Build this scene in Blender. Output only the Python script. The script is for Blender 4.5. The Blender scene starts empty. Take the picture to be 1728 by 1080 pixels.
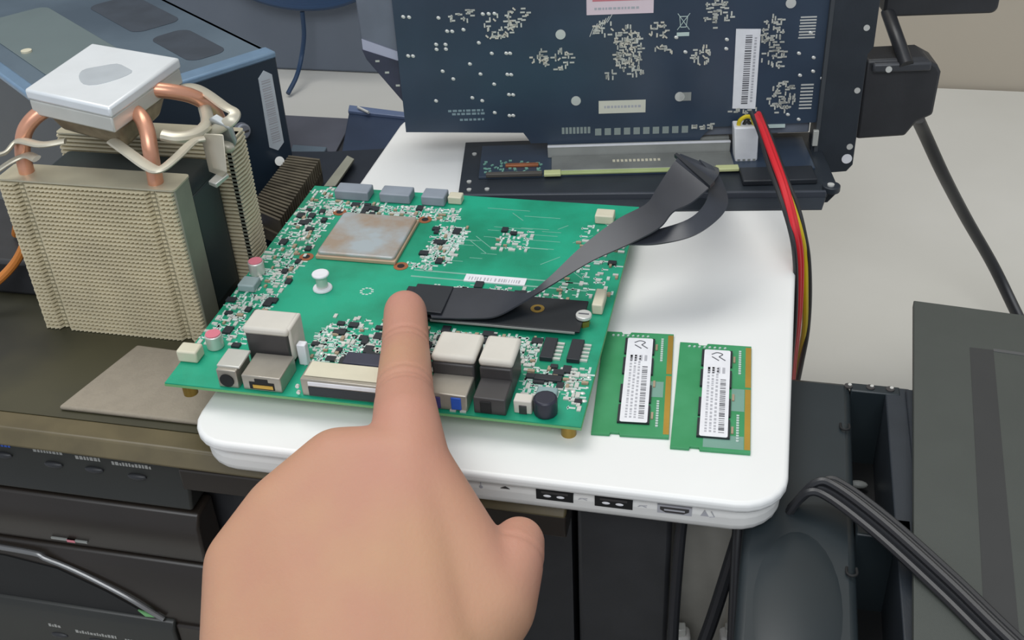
import bpy, bmesh, math, random
from mathutils import Vector, Matrix
S = 0.001          # every length below is in millimetres
scene = bpy.context.scene
COL = scene.collection
V = Vector
def lin(c):
    if isinstance(c, str): c = tuple(int(c[i:i+2], 16) for i in (0, 2, 4))
    return tuple(((v/255)/12.92 if v/255 <= .04045 else ((v/255+.055)/1.055)**2.4) for v in c) + (1,)

# ---------------------------------------------------------------- camera, world, lights, exposure
cam = bpy.data.cameras.new('camera'); cam.sensor_width = 36; cam.lens = 36*1913/1728
cam.clip_start = .01; cam.clip_end = 50
camo = bpy.data.objects.new('camera', cam); COL.objects.link(camo); scene.camera = camo
Rw = ((0.97501206, 0.21720549, -0.04661825), (0.08581509, -0.56181075, -0.8228028), (-0.20490792, 0.79824211, -0.56641176))
M = Matrix(((Rw[0][0], -Rw[1][0], -Rw[2][0]), (Rw[0][1], -Rw[1][1], -Rw[2][1]), (Rw[0][2], -Rw[1][2], -Rw[2][2]))).to_4x4()
M.translation = V((228.096, -320.299, 283.121))*S
camo.matrix_world = M
w = bpy.data.worlds.new('world'); scene.world = w; w.use_nodes = True
w.node_tree.nodes['Background'].inputs[0].default_value = (.80, .86, .95, 1)
w.node_tree.nodes['Background'].inputs[1].default_value = .62
def area(name, loc, target, sx, sy, power, color=(1, 1, 1)):
    l = bpy.data.lights.new(name, 'AREA'); l.shape = 'RECTANGLE'; l.size = sx; l.size_y = sy; l.energy = power; l.color = color
    o = bpy.data.objects.new(name, l); COL.objects.link(o); o.location = loc
    o.rotation_euler = (V(target)-V(loc)).to_track_quat('-Z', 'Y').to_euler(); return o
area('ceiling_panel_light', (-.35, .55, 1.75), (.1, .15, 0), 1.4, .9, 21.5, (1, .985, .95))
area('frontal_fill_light', (.25, -1.25, 1.35), (.05, .15, 0), 1.3, .7, 17, (.95, .98, 1))  # added fill from behind the camera, brightens the front faces
vs = scene.view_settings; vs.view_transform = 'Standard'; vs.look = 'None'; vs.gamma = 1; vs.exposure = -0.12; vs.use_curve_mapping = False

# ---------------------------------------------------------------- materials
MATS = {}
def mat(name, col, rough=.5, metal=0., noise=0., nscale=60., bump=0., bscale=400., col2=None, spec=.5, sss=0., coat=0.):
    if name in MATS: return MATS[name]
    m = bpy.data.materials.new(name); m.use_nodes = True; nt = m.node_tree; b = nt.nodes['Principled BSDF']
    b.inputs['Base Color'].default_value = lin(col); b.inputs['Roughness'].default_value = rough
    b.inputs['Metallic'].default_value = metal; b.inputs['Specular IOR Level'].default_value = spec
    if coat: b.inputs['Coat Weight'].default_value = coat; b.inputs['Coat Roughness'].default_value = .15
    if sss:
        b.inputs['Subsurface Weight'].default_value = sss; b.inputs['Subsurface Radius'].default_value = (1, .35, .2)
        b.inputs['Subsurface Scale'].default_value = .003
    tc = nt.nodes.new('ShaderNodeTexCoord')
    n = nt.nodes.new('ShaderNodeTexNoise'); n.inputs['Scale'].default_value = nscale; n.inputs['Detail'].default_value = 5
    nt.links.new(tc.outputs['Object'], n.inputs['Vector'])
    c2 = lin(col2) if col2 else tuple(v*(1-noise) for v in lin(col)[:3]) + (1,)
    mx = nt.nodes.new('ShaderNodeMix'); mx.data_type = 'RGBA'
    mr = nt.nodes.new('ShaderNodeMapRange'); mr.inputs[1].default_value = .38; mr.inputs[2].default_value = .62
    nt.links.new(n.outputs['Fac'], mr.inputs[0]); nt.links.new(mr.outputs[0], mx.inputs[0])
    mx.inputs[6].default_value = lin(col); mx.inputs[7].default_value = c2
    nt.links.new(mx.outputs[2], b.inputs['Base Color'])
    if bump:
        n2 = nt.nodes.new('ShaderNodeTexNoise'); n2.inputs['Scale'].default_value = bscale; n2.inputs['Detail'].default_value = 3
        nt.links.new(tc.outputs['Object'], n2.inputs['Vector'])
        bp = nt.nodes.new('ShaderNodeBump'); bp.inputs['Strength'].default_value = bump; bp.inputs['Distance'].default_value = .001
        nt.links.new(n2.outputs['Fac'], bp.inputs['Height']); nt.links.new(bp.outputs[0], b.inputs['Normal'])
    MATS[name] = m; return m
white_lid = mat('white_laptop_plastic', (236, 236, 233), .38, noise=.03, nscale=20, bump=.02, bscale=1500)
white_side = mat('white_laptop_side', (226, 225, 221), .42, noise=.03)
laptop_seam = mat('laptop_seam_grey', (150, 148, 145), .6)
pcb = mat('green_solder_mask', (26, 164, 128), .42, noise=.0, nscale=26, col2=(14, 132, 98), bump=.06, bscale=900)
pcb_edge = mat('pcb_edge', (110, 170, 110), .6)
dimm_pcb = mat('memory_green', (52, 140, 88), .4, nscale=50, col2=(64, 150, 100))
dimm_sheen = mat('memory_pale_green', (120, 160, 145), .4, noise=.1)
gold = mat('gold_contacts', (205, 165, 75), .35, .6, noise=.1)
label_white = mat('label_white', (232, 232, 235), .5, noise=.05, nscale=200)
ink = mat('ink_grey', (95, 95, 100), .6)
ink_pale = mat('ink_pale', (175, 175, 180), .6)
chip_black = mat('chip_black', (38, 42, 48), .45, noise=.15)
silk = mat('silkscreen_white', (196, 212, 205), .55, noise=.1)
silk_grey = mat('silkscreen_grey', (128, 178, 160), .55, noise=.1)
solder = mat('solder_silver', (222, 222, 216), .3, .3, noise=.1)
tan = mat('ceramic_tan', (170, 150, 125), .5, noise=.2)
copper = mat('copper_pipe', (230, 168, 138), .32, .6, noise=.15, nscale=80)
copper_pad = mat('copper_pad', (170, 105, 70), .45, .3, noise=.2)
alu_fin = mat('fin_aluminium', (224, 213, 182), .45, .05, noise=.12, nscale=45)
alu_pale = mat('aluminium_pale', (214, 214, 206), .35, .45, noise=.06)
alu_base = mat('cold_plate_metal', (232, 236, 238), .35, .25, noise=.04)
paste = mat('thermal_paste_mark', (176, 182, 186), .5, noise=.1)
steel_clip = mat('steel_clip', (200, 194, 176), .38, .45, noise=.1)
flux = mat('solder_block', (160, 146, 122), .45, .4, noise=.35, nscale=120)
spreader = mat('chip_spreader', (176, 186, 190), .4, .25, col2=(168, 150, 132), nscale=55)
black_gpu = mat('black_solder_mask', (52, 66, 84), .32, noise=.15, nscale=30, spec=.6)
black_metal = mat('black_steel', (44, 50, 57), .42, noise=.15, bump=.05, bscale=1200)
black_plastic = mat('black_plastic', (46, 47, 50), .45, noise=.2, bump=.05, bscale=1500)
deep_black = mat('recess_black', (20, 21, 22), .7, noise=.1)
fan_black = mat('fan_green_black', (32, 44, 46), .5, noise=.2)
slot_grey = mat('slot_grey', (150, 152, 148), .4, noise=.15)
slot_green = mat('slot_edge_green', (176, 190, 130), .5, noise=.1)
cream = mat('cream_plastic', (214, 208, 184), .5, noise=.08)
beige_block = mat('port_foam_pad', (208, 203, 192), .7, noise=.06)
port_metal = mat('port_shell', (176, 170, 158), .35, .55, noise=.15)
port_dark = mat('port_shell_dark', (72, 70, 70), .45, .2, noise=.15)
usb_blue = mat('usb_blue', (36, 84, 180), .45)
usb_purple = mat('usb_indigo', (58, 52, 110), .45)
ribbon_mat = mat('ribbon_black', (54, 57, 64), .36, noise=.2, nscale=40)
olive = mat('box_top_olive', (66, 63, 44), .45, nscale=10, col2=(38, 39, 32))
olive_edge = mat('box_edge_bronze', (96, 86, 60), .4, noise=.2)
front_grey = mat('front_panel_grey', (44, 45, 42), .38, noise=.15, nscale=14)
front_brown = mat('front_panel_brown', (44, 38, 33), .35, noise=.2, nscale=14)
foam_taupe = mat('pad_taupe', (150, 140, 124), .75, noise=.08, nscale=200, bump=.2, bscale=900)
case_blue = mat('case_blue_steel', (108, 124, 136), .38, .3, col2=(84, 98, 110), nscale=8)
case_rim = mat('case_rim_lit_blue', (128, 156, 182), .28, .3, noise=.1)  # highlight of the lit rounded edge put into a paler rim colour
case_side = mat('case_side_black', (38, 52, 66), .38, noise=.2, nscale=12)
navy = mat('navy_film', (48, 60, 82), .35, noise=.3, nscale=14)
grey_lilac = mat('grey_lilac_metal', (92, 94, 104), .4, .2, noise=.25, nscale=20)
rib_brown = mat('ribbed_sink', (112, 104, 88), .45, .3, noise=.4, nscale=60)
sheet_grey = mat('dark_grey_sheet', (70, 74, 70), .55, noise=.05, bump=.1, bscale=2500)
sheet_groove = mat('sheet_groove', (54, 55, 55), .6, noise=.05)
case_slate = mat('slate_plastic', (38, 46, 50), .38, noise=.12, nscale=20)
desk_mat = mat('desk_laminate', (206, 204, 197), .5, nscale=4, col2=(198, 196, 188))
wall_white = mat('wall_paint', (184, 174, 158), .85, noise=.03, nscale=3)
panel_grey = mat('partition_fabric', (112, 120, 132), .85, noise=.08, nscale=6, bump=.1, bscale=700)
floor_mat = mat('floor_vinyl', (90, 88, 84), .6, noise=.2, nscale=3)
red = mat('wire_red', (206, 34, 44), .4)
yellow = mat('wire_yellow', (214, 190, 24), .4)
wire_black = mat('wire_black', (40, 41, 44), .38)
wire_grey = mat('wire_grey', (84, 84, 84), .4)
cable_coil = mat('cable_blue_black', (38, 62, 92), .4)
brass = mat('brass', (170, 140, 70), .3, .7)
red_print = mat('red_print', (200, 120, 130), .6)
pink_print = mat('pink_mark', (214, 120, 135), .5)
nail_mat = mat('finger_nail', (222, 170, 158), .3, noise=.05)

# ---------------------------------------------------------------- mesh helpers
def catmull(pts, n=8):
    P = [V(p) for p in pts]; P = [2*P[0]-P[1]] + P + [2*P[-1]-P[-2]]; out = []
    for i in range(1, len(P)-2):
        a, b, c, d = P[i-1:i+3]
        for k in range(n):
            t = k/n
            out.append(.5*((2*b)+(c-a)*t+(2*a-5*b+4*c-d)*t*t+(3*b-a-3*c+d)*t*t*t))
    out.append(P[-2]); return out
class MB:
    def __init__(s): s.bm = bmesh.new()
    def _add(s, verts, faces):
        vs_ = [s.bm.verts.new(v) for v in verts]
        for f in faces:
            try: s.bm.faces.new([vs_[i] for i in f])
            except ValueError: pass
        return s
    def box(s, x0, x1, y0, y1, z0, z1, rz=0, piv=None):
        v = [V((x, y, z)) for z in (z0, z1) for x, y in ((x0, y0), (x1, y0), (x1, y1), (x0, y1))]
        if rz:
            pv = V(piv) if piv else V(((x0+x1)/2, (y0+y1)/2, 0)); r = Matrix.Rotation(rz, 3, 'Z'); v = [r@(q-pv)+pv for q in v]
        return s._add(v, [(3, 2, 1, 0), (4, 5, 6, 7), (0, 1, 5, 4), (1, 2, 6, 5), (2, 3, 7, 6), (3, 0, 4, 7)])
    def hexa(s, bot, top):
        return s._add([V(p) for p in bot]+[V(p) for p in top], [(3, 2, 1, 0), (4, 5, 6, 7), (0, 1, 5, 4), (1, 2, 6, 5), (2, 3, 7, 6), (3, 0, 4, 7)])
    def prism(s, poly, z0, z1, axis='z'):
        n = len(poly)
        def mk(p, h): return {'z': (p[0], p[1], h), 'y': (p[0], h, p[1]), 'x': (h, p[0], p[1])}[axis]
        v = [mk(p, z0) for p in poly]+[mk(p, z1) for p in poly]
        f = [tuple(range(n-1, -1, -1)), tuple(range(n, 2*n))]+[(i, (i+1) % n, n+(i+1) % n, n+i) for i in range(n)]
        return s._add(v, f)
    def tube(s, pts, r, n=10, smooth=8, r_end=None, flat=1.):
        P = catmull(pts, smooth) if smooth else [V(p) for p in pts]
        rings = []; up = V((0, 0, 1)); N = None
        for i, p in enumerate(P):
            t = (P[min(i+1, len(P)-1)]-P[max(i-1, 0)]).normalized()
            if N is None:
                N = t.cross(up) if abs(t.z) < .9 else t.cross(V((1, 0, 0)))
            N = (N-t*N.dot(t)).normalized(); B = t.cross(N)
            rr = r if r_end is None else r+(r_end-r)*i/(len(P)-1)
            rings.append([p+(N*math.cos(a)+B*math.sin(a)*flat)*rr for a in (2*math.pi*k/n for k in range(n))])
        v = [q for rg in rings for q in rg]; m = len(rings)
        f = [(i*n+k, i*n+(k+1) % n, (i+1)*n+(k+1) % n, (i+1)*n+k) for i in range(m-1) for k in range(n)]
        f += [tuple(range(n-1, -1, -1)), tuple((m-1)*n+k for k in range(n))]
        return s._add(v, f)
    def cyl(s, a, b, r, r2=None, n=20): return s.tube([a, b], r, n, 0, r_end=r2)
    def ball(s, c, r, sc=(1, 1, 1), n=12):
        m = Matrix.Translation(c) @ Matrix.Diagonal((*sc, 1)); bmesh.ops.create_uvsphere(s.bm, u_segments=n, v_segments=n, radius=r, matrix=m); return s
    def strip(s, L, R, th=.5, n=8):
        L, R = catmull(L, n), catmull(R, n); m = len(L); top = []; bot = []
        for i in range(m):
            t = (L[min(i+1, m-1)]+R[min(i+1, m-1)]-L[max(i-1, 0)]-R[max(i-1, 0)])
            nn = (R[i]-L[i]).cross(t).normalized()*th/2
            top += [L[i]+nn, R[i]+nn]; bot += [L[i]-nn, R[i]-nn]
        k = 2*m; v = top+bot; f = []
        for i in range(m-1):
            a, b, c, d = 2*i, 2*i+1, 2*i+3, 2*i+2
            f += [(a, b, c, d), (k+d, k+c, k+b, k+a), (a, d, k+d, k+a), (c, b, k+b, k+c)]
        f += [(1, 0, k, k+1), (2*m-2, 2*m-1, k+2*m-1, k+2*m-2)]
        return s._add(v, f)
    def mesh(s, name, m, mats=None):
        bmesh.ops.recalc_face_normals(s.bm, faces=s.bm.faces)
        for f in s.bm.faces: f.smooth = True
        for e in s.bm.edges:
            if len(e.link_faces) != 2 or e.calc_face_angle(0) > .6: e.smooth = False
        bmesh.ops.scale(s.bm, vec=(S, S, S), verts=s.bm.verts)
        me = bpy.data.meshes.new(name); s.bm.to_mesh(me); s.bm.free(); me.materials.append(m); return me
    def build(s, name, m, parent=None, bevel=0, world=False, seg=2):
        """world=True: the points are world millimetres even under a moved parent"""
        if world and parent is not None:
            inv = parent.matrix_basis.copy(); inv.translation = inv.translation/S; inv = inv.inverted()
            if parent.parent is not None:
                pm = parent.parent.matrix_basis.copy(); pm.translation = pm.translation/S; inv = inv @ pm.inverted()
            for v in s.bm.verts: v.co = inv @ v.co
        off = None
        if parent is None:
            xs = [v.co for v in s.bm.verts]
            off = V(((min(c.x for c in xs)+max(c.x for c in xs))/2, (min(c.y for c in xs)+max(c.y for c in xs))/2, min(c.z for c in xs)))
            for v in s.bm.verts: v.co -= off
        me = s.mesh(name, m); o = bpy.data.objects.new(name, me); COL.objects.link(o)
        if off is not None: o.location = off*S
        if parent is not None: o.parent = parent
        if bevel:
            b = o.modifiers.new('bevel', 'BEVEL'); b.width = bevel*S; b.segments = seg; b.limit_method = 'ANGLE'; b.angle_limit = .6
        return o
def tag(o, label=None, cat=None, group=None, kind=None):
    if label: o['label'] = label
    if cat: o['category'] = cat
    if group: o['group'] = group
    if kind: o['kind'] = kind
    return o
def thing(name, loc, rz, label, cat, group=None):
    o = bpy.data.objects.new(name, None); o.empty_display_size = .01; COL.objects.link(o)
    o.location = V(loc)*S; o.rotation_euler = (0, 0, rz); return tag(o, label, cat, group)
def inst(name, me, loc, parent, rz=0, sc=(1, 1, 1), rot=None):
    o = bpy.data.objects.new(name, me); COL.objects.link(o); o.parent = parent; o.location = V(loc)*S
    o.rotation_euler = rot or (0, 0, rz); o.scale = sc; return o
def rrect(x0, x1, y0, y1, r, n=6):
    out = []
    for cx, cy, a0 in ((x1-r, y0+r, -90), (x1-r, y1-r, 0), (x0+r, y1-r, 90), (x0+r, y0+r, 180)):
        for k in range(n+1):
            a = math.radians(a0+90*k/n); out.append((cx+r*math.cos(a), cy+r*math.sin(a)))
    return out

DZ = -170.   # desk height
# ---------------------------------------------------------------- the setting
tag(MB().box(-900, 900, -120, 767, DZ-25, DZ).build('trim_1', desk_mat, bevel=3), 'off-white laminate desk top', 'desk', kind='structure')
tag(MB().box(-1500, 1500, 770, 790, -900, 1400).build('wall_back', wall_white), kind='structure')
tag(MB().box(-1500, 1500, -1500, 770, -920, -900).build('floor', floor_mat), kind='structure')
pt = thing('partition_panel', (-330, 750, DZ), 0, 'grey upright partition panel behind the desk at the left of the wall', 'partition')
MB().box(-700, 342, -10, 12, 0, 520).build('panel', panel_grey, pt, 3)
MB().box(342, 352, -12, 14, 0, 524).build('edge_trim', grey_lilac, pt, 1)

# ---------------------------------------------------------------- laptop
lap = thing('laptop', (130, 130, -18), 0, 'closed white laptop lying under the green circuit board', 'laptop')
LX0, LX1, LY0, LY1 = 15, 246.5, -21, 286
MB().prism(rrect(LX0+2, LX1-2, LY0+3, LY1-2, 17), -18, -5.6).build('base', white_side, lap, 4.5, True, 4)
MB().prism(rrect(LX0+1.6, LX1-1.6, LY0+1.8, LY1-2, 16), -5.6, -4.9).build('seam', laptop_seam, lap, 0, True)
MB().prism(rrect(LX0, LX1, LY0, LY1, 18), -4.9, 0).build('lid', white_lid, lap, 1.8, True, 4)
YF = LY0+3
for x0 in (156, 178):
    po = MB().box(x0, x0+14, YF-.25, YF+3, -11.6, -6.6).build('usb_port', deep_black, lap, 0, True)
    MB().box(x0+2, x0+12, YF-.35, YF+1, -8.4, -7.4).build('tongue', port_dark, po, 0, True)
    for dx in (4.2, 9.2): MB().ball((x0+dx, YF-.3, -9.6), 1, (1.5, .3, .6)).build('spring_contact', label_white, po, 0, True)
po = MB().box(201, 213.5, YF-.2, YF+3, -11.2, -7.4).build('hdmi_port', ink_pale, lap, 0, True)
MB().prism([(202, -8), (212.5, -8), (212.5, -9.4), (210.5, -10.6), (204, -10.6), (202, -9.4)], YF-.35, YF+1, 'y').build('opening', port_dark, po, 0, True)
MB().box(203.5, 211, YF-.45, YF+1, -9.6, -8.9).build('tongue', ink_pale, po, 0, True)
for x0 in (173.5, 195.5):
    mb = MB(); mb.tube([(x0-1.6, YF-.1, -9.6), (x0-.2, YF-.1, -8.9), (x0+1.6, YF-.1, -9.6)], .15, 5, 0); mb.tube([(x0-1.2, YF-.1, -9), (x0+1.8, YF-.1, -8.7)], .13, 5, 0)
    mb.build('port_symbol', ink_pale, lap, 0, True)
mb = MB()
mb.prism([(218, -7.6), (219.6, -10.4), (216.6, -10.4)], YF-.12, YF+.1, 'y'); mb.tube([(220.4, YF-.1, -7.8), (221.6, YF-.1, -10.2), (219.9, YF-.1, -10.6)], .2, 5, 0)
mb.build('recycling_mark', ink_pale, lap, 0, True)
MB().prism([(142.3, -8.6), (146, -8.6), (144.2, -7.5)], YF-.15, YF+.1, 'y').build('eject_mark', port_dark, lap, 0, True)
mb = MB().ball((134.8, YF, -9.2), .8, (1, .2, 1)); mb.tube([(134.8, YF-.1, -9), (134.8, YF-.1, -6.6)], .2, 5, 0)
mb.build('microphone_mark', ink_pale, lap, 0, True)

# ---------------------------------------------------------------- the green mainboard lying on the laptop
bd = thing('mainboard', (85, 85, 0), 0, 'green thin mini computer mainboard lying on the white laptop lid', 'circuit board')
def BP(mb, name, m, bevel=0, parent=None): return mb.build(name, m, parent or bd, bevel, True)
BP(MB().box(0, 170, 0, 170, 8.5, 9.9), 'board', pcb)
BP(MB().box(-.15, 170.15, -.15, 170.15, 8.3, 9.4), 'board_edge', pcb_edge)
for x, y in ((6, 7), (164, 7), (6, 163), (164, 160)):
    BP(MB().cyl((x, y, 0), (x, y, 8.3), 3), 'standoff', brass)
# faint copper trace texture: etched lines as raised strokes in the mask
def seg(a, b, wd, z, mb, h=.08):
    a, b = V(a), V(b); d = (b-a); n = V((-d.y, d.x)).normalized()*wd/2
    mb.prism([tuple(a+n), tuple(a-n), tuple(b-n), tuple(b+n)][::-1], z, z+h)
random.seed(7)
mb = MB()
for y in (97.6, 92.2): seg((76, y), (157, y-.6), 1.0, 9.9, mb)
for k in range(26):
    x = random.uniform(74, 150); y = random.uniform(103, 160); a = random.choice((0, math.pi/4, -math.pi/4, 0)); l = random.uniform(5, 20)
    seg((x, y), (min(x+l*math.cos(a), 168), y+l*math.sin(a)), .35, 9.9, mb, .03)
tag(BP(mb, 'printed_line', silk_grey), 'pale printed guide lines')
# processor with heat spreader
chip = BP(MB().box(27, 66.2, 100, 140, 9.9, 11.8), 'processor', mat('substrate_tan', (186, 160, 132), .5, noise=.1), .4)
BP(MB().prism(rrect(27.5, 65.5, 101, 139.5, 2), 11.4, 13.4), 'heat_spreader', spreader, .6, chip)
for x, y in ((23, 144.5), (68, 143), (22, 101), (69, 99.5)):
    h = BP(MB().cyl((x, y, 9.9), (x, y, 10.15), 3.4), 'mounting_hole', copper_pad)
    BP(MB().cyl((x, y, 10.1), (x, y, 10.25), 1.7), 'hole', deep_black, 0, h)
# white post with flange
ps = BP(MB().cyl((39.5, 76, 9.9), (39.5, 76, 11.2), 4.6, 4.2), 'standoff_post', label_white, .4)
BP(MB().cyl((39.5, 76, 11.2), (39.5, 76, 17), 2.6), 'stem', alu_pale, 0, ps)
BP(MB().cyl((39.5, 76, 17), (39.5, 76, 18.4), 3.9), 'cap', label_white, .5, ps)
BP(MB().box(101, 129, 91.2, 97, 9.9, 10.5), 'barcode_sticker', label_white)
mb = MB()
x = 103
while x < 126: mb.box(x, x+random.uniform(.3, .9), 92.2, 94.8, 10.5, 10.56); x += random.uniform(1.0, 1.9)
BP(mb, 'barcode', ink_pale)
# the small card in its slot, under the ribbon
cd = BP(MB().box(83, 160, 55.5, 78.5, 12.6, 13.6), 'adapter_card', mat('adapter_black', (30, 34, 38), .4, noise=.2), .2)
BP(MB().cyl((139.5, 69.5, 13.6), (139.5, 69.5, 13.75), 3.0), 'plated_hole', brass, 0, cd)
BP(MB().cyl((139.5, 69.5, 13.7), (139.5, 69.5, 13.85), 1.5), 'hole', deep_black, 0, cd)
BP(MB().box(80, 86, 57, 77, 9.9, 14.8), 'card_slot', chip_black, .3)
BP(MB().box(96, 158, 55.0, 56.4, 12.4, 13.2), 'card_edge_strip', slot_grey)
BP(MB().cyl((160, 66, 9.9), (160, 66, 12.6), 2.8, n=6), 'card_post', brass)
sc_ = BP(MB().cyl((160, 66, 13.6), (160, 66, 15.4), 3.4), 'screw', solder, .4)
BP(MB().box(157.8, 162.2, 65.6, 66.4, 15.3, 15.55), 'screw_slot', ink, 0, sc_)
# rear ports along the near edge
def port(name, x0, x1, z1, m, y1=17, top=None): return BP(MB().box(x0, x1, 1.2, y1, 9.9, z1), name, m, .4)
a = port('audio_jack', 23.5, 32, 18.5, port_metal, 14)
BP(MB().cyl((27.5, 1.3, 13.6), (27.5, .7, 13.6), 3, n=16), 'opening', deep_black, 0, a)
BP(MB().box(23.2, 33, 3, 14.5, 18.3, 19.4), 'cap', alu_pale, .3, a)
e = port('network_port', 34, 50.5, 17, port_metal, 16.5)
BP(MB().prism([(37, 10.8), (47.5, 10.8), (47.5, 14.2), (45, 14.2), (45, 15.8), (39.5, 15.8), (39.5, 14.2), (37, 14.2)], 1.0, 2, 'y'), 'opening', deep_black, 0, e)
BP(MB().box(38.5, 47, .75, 1.6, 11.4, 13), 'contacts', gold, 0, e)
b1 = BP(MB().box(30, 48.5, 17.5, 30, 9.9, 27), 'port_block', port_dark, 1.2)
BP(MB().box(29.5, 49, 17.1, 31, 25.2, 28.6), 'foam_pad', beige_block, 1.2, b1)
BP(MB().box(47.5, 49.6, 18.6, 31, 13, 28.4), 'side_tape', beige_block, .8, b1)
BP(MB().box(50.2, 54, 20, 23.4, 9.9, 20), 'white_plug', label_white, .5)
h = port('display_port_row', 59, 101, 18.2, port_metal, 13)
BP(MB().box(60, 100, 3.2, 12.5, 18.2, 18.8), 'top_plate', cream, .3, h)
BP(MB().box(62, 100, .9, 2.2, 15.2, 17.2), 'white_rim', label_white, .3, h)
BP(MB().box(62, 100, .8, 2.2, 10.6, 14.8), 'opening', chip_black, .2, h)
for z in (11.6, 14.6): BP(MB().cyl((57.6, 1.4, z), (57.6, .4, z), .8, n=10), 'post', solder, 0, h)
BP(MB().box(72, 98, 13.5, 21, 9.9, 18.6), 'connector_block', mat('connector_navy', (52, 54, 70), .5, noise=.1), .4)
for x0, x1, cl, nm in ((109.5, 126, usb_purple, 'stacked_usb_ports'), (128.5, 141, chip_black, 'single_usb_port')):
    u = BP(MB().box(x0, x1, 1.6, 14.4, 9.9, 17.5), nm, port_metal if nm[1] == 't' else port_dark, .5)
    BP(MB().box(x0-.8, x1+.4, 14.6, 31.5, 22.2, 25.8), 'foam_pad', beige_block, 1.4, u)
    BP(MB().box(x0-.4, x1, 14.2, 30, 9.9, 22.4), 'rear_body', port_dark, .8, u)
    if nm[1] == 't':
        BP(MB().box(x0+.8, x0+6, 1.2, 3, 10.6, 16), 'indigo_tongue', usb_purple, .3, u)
        BP(MB().box(x0+10.2, x0+14.2, 1.1, 3, 10.8, 16.4), 'blue_tongue', usb_blue, .3, u)
        for dx in (2, 10, 14): BP(MB().box(x0+dx-.4, x0+dx+2, .8, 1.6, 9.9, 10.6), 'shell_tab', solder, 0, u)
    else:
        BP(MB().box(x0+2.6, x0+7, 1.2, 3, 10.6, 16), 'opening', deep_black, .3, u)
wc = BP(MB().box(143.5, 150.5, 4, 9, 9.9, 16), 'white_header', beige_block, .5)
BP(MB().box(145.6, 148.6, 3.7, 5, 9.9, 14), 'opening', port_dark, .2, wc)
dj = BP(MB().cyl((155.5, 6, 9.9), (155.5, 6, 17.5), 4.6, n=14), 'round_black_jack', mat('jack_navy', (38, 40, 54), .4), .8)
BP(MB().box(150, 158, 11, 19, 9.9, 12.4), 'inductor', mat('inductor_grey', (140, 165, 165), .5, noise=.1), .5)
# far-edge blocks, side connectors
for x0, x1 in ((16, 34), (40, 56), (62, 74)): BP(MB().box(x0, x1, 157, 166.5, 9.9, 15), 'edge_header', mat('header_grey', (142, 150, 160), .5, noise=.12), .6)
BP(MB().box(-1, 8, 14, 21, 9.9, 15.5), 'cream_connector', cream, .8)
BP(MB().box(162, 166.6, 74, 87, 9.9, 15), 'cream_connector', cream, .6)
BP(MB().box(151, 160, 150.5, 158, 9.9, 14.5), 'cream_connector', cream, .6)
BP(MB().box(75, 82, 160, 166, 9.9, 14), 'cream_connector', cream, .6)
for x, y in ((4.6, 84), (10.2, 26.5)):
    c = BP(MB().cyl((x, y, 9.9), (x, y, 16.5), 3.6), 'electrolytic_capacitor', alu_pale, .5)
    BP(MB().cyl((x, y, 16.4), (x, y, 16.9), 3.2, n=16), 'marked_top', pink_print, 0, c)
BP(MB().box(2, 10, 68, 76, 9.9, 13.6), 'power_inductor', mat('inductor_pale', (150, 168, 168), .45, noise=.1), .6)
# eight-leg chips near the right edge
for (x, y) in ((149.5, 45), (160.5, 45.5)):
    s_ = BP(MB().box(x-3, x+2.2, y-7, y+7, 9.9, 12), 'driver_chip', chip_black, .2)
    for k in range(5): BP(MB().box(x+2.2, x+5.2, y-5.6+k*2.6, y-4.5+k*2.6, 9.9, 10.7), 'chip_leg', solder, 0, s_)
s_ = BP(MB().box(147, 158, 24.5, 28, 9.9, 11.4), 'driver_chip', chip_black, .2)
for k in range(7): BP(MB().box(160+.4*(k % 2), 163, 21+k*2.1, 21.9+k*2.1, 9.9, 10.6), 'solder_pad', solder)
# SMD population
smd = {}
def smd_mesh(kind):
    if kind not in smd:
        if kind == 'capacitor': mb_ = MB().box(-1, 1, -.55, .55, 0, .9); m_ = tan
        elif kind == 'resistor': mb_ = MB().box(-.95, .95, -.5, .5, 0, .5); m_ = silk
        elif kind == 'solder_joint': mb_ = MB().ball((0, 0, 0), .9, (1, .8, .5), 8); m_ = solder
        else: mb_ = MB().box(-1.7, 1.7, -1.3, 1.3, 0, 1); m_ = chip_black
        smd[kind] = mb_.mesh(kind, m_)
    return smd[kind]
KO = [(24, 70, 97, 143), (80, 162, 54, 80), (22, 52, 0, 31), (56, 102, 0, 22), (107, 142, 0, 33), (142, 162, 0, 11), (98, 131, 90, 98),
      (34, 45, 70, 82), (-2, 9, 13, 22), (161, 168, 73, 88), (15, 83, 156, 168), (146, 167, 36, 53)]
def clear(x, y):
    return 1.5 < x < 168.5 and 2.5 < y < 168.5 and not any(a-1 < x < b+1 and c-1 < y < d+1 for a, b, c, d in KO)
ZONES = [((1.5, 22, 28, 168), 210), ((14, 84, 143, 157), 90), ((50, 106, 20, 44), 210), ((142, 169, 10, 36), 60), ((104, 146, 33, 54), 90), ((84, 150, 34, 53), 50),
         ((146, 169, 86, 152), 50), ((76, 92, 104, 138), 60), ((108, 124, 120, 140), 20), ((52, 80, 43, 56), 24), ((96, 150, 80, 90), 26), ((70, 84, 98, 104), 8)]
spots = []
for (x0, x1, y0, y1), n in ZONES:
    got = 0; n = int(n*1.7)
    for _ in range(n*5):
        x, y = random.uniform(x0, x1), random.uniform(y0, y1)
        if clear(x, y) and all((x-a)**2+(y-b)**2 > 2.3 for a, b in spots[-420:]):
            spots.append((x, y)); got += 1
            if got >= n: break
random.shuffle(spots)
cnt = {'capacitor': 0, 'resistor': 0, 'solder_joint': 0, 'small_chip': 0}; rest = MB(); rest2 = MB()
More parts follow.
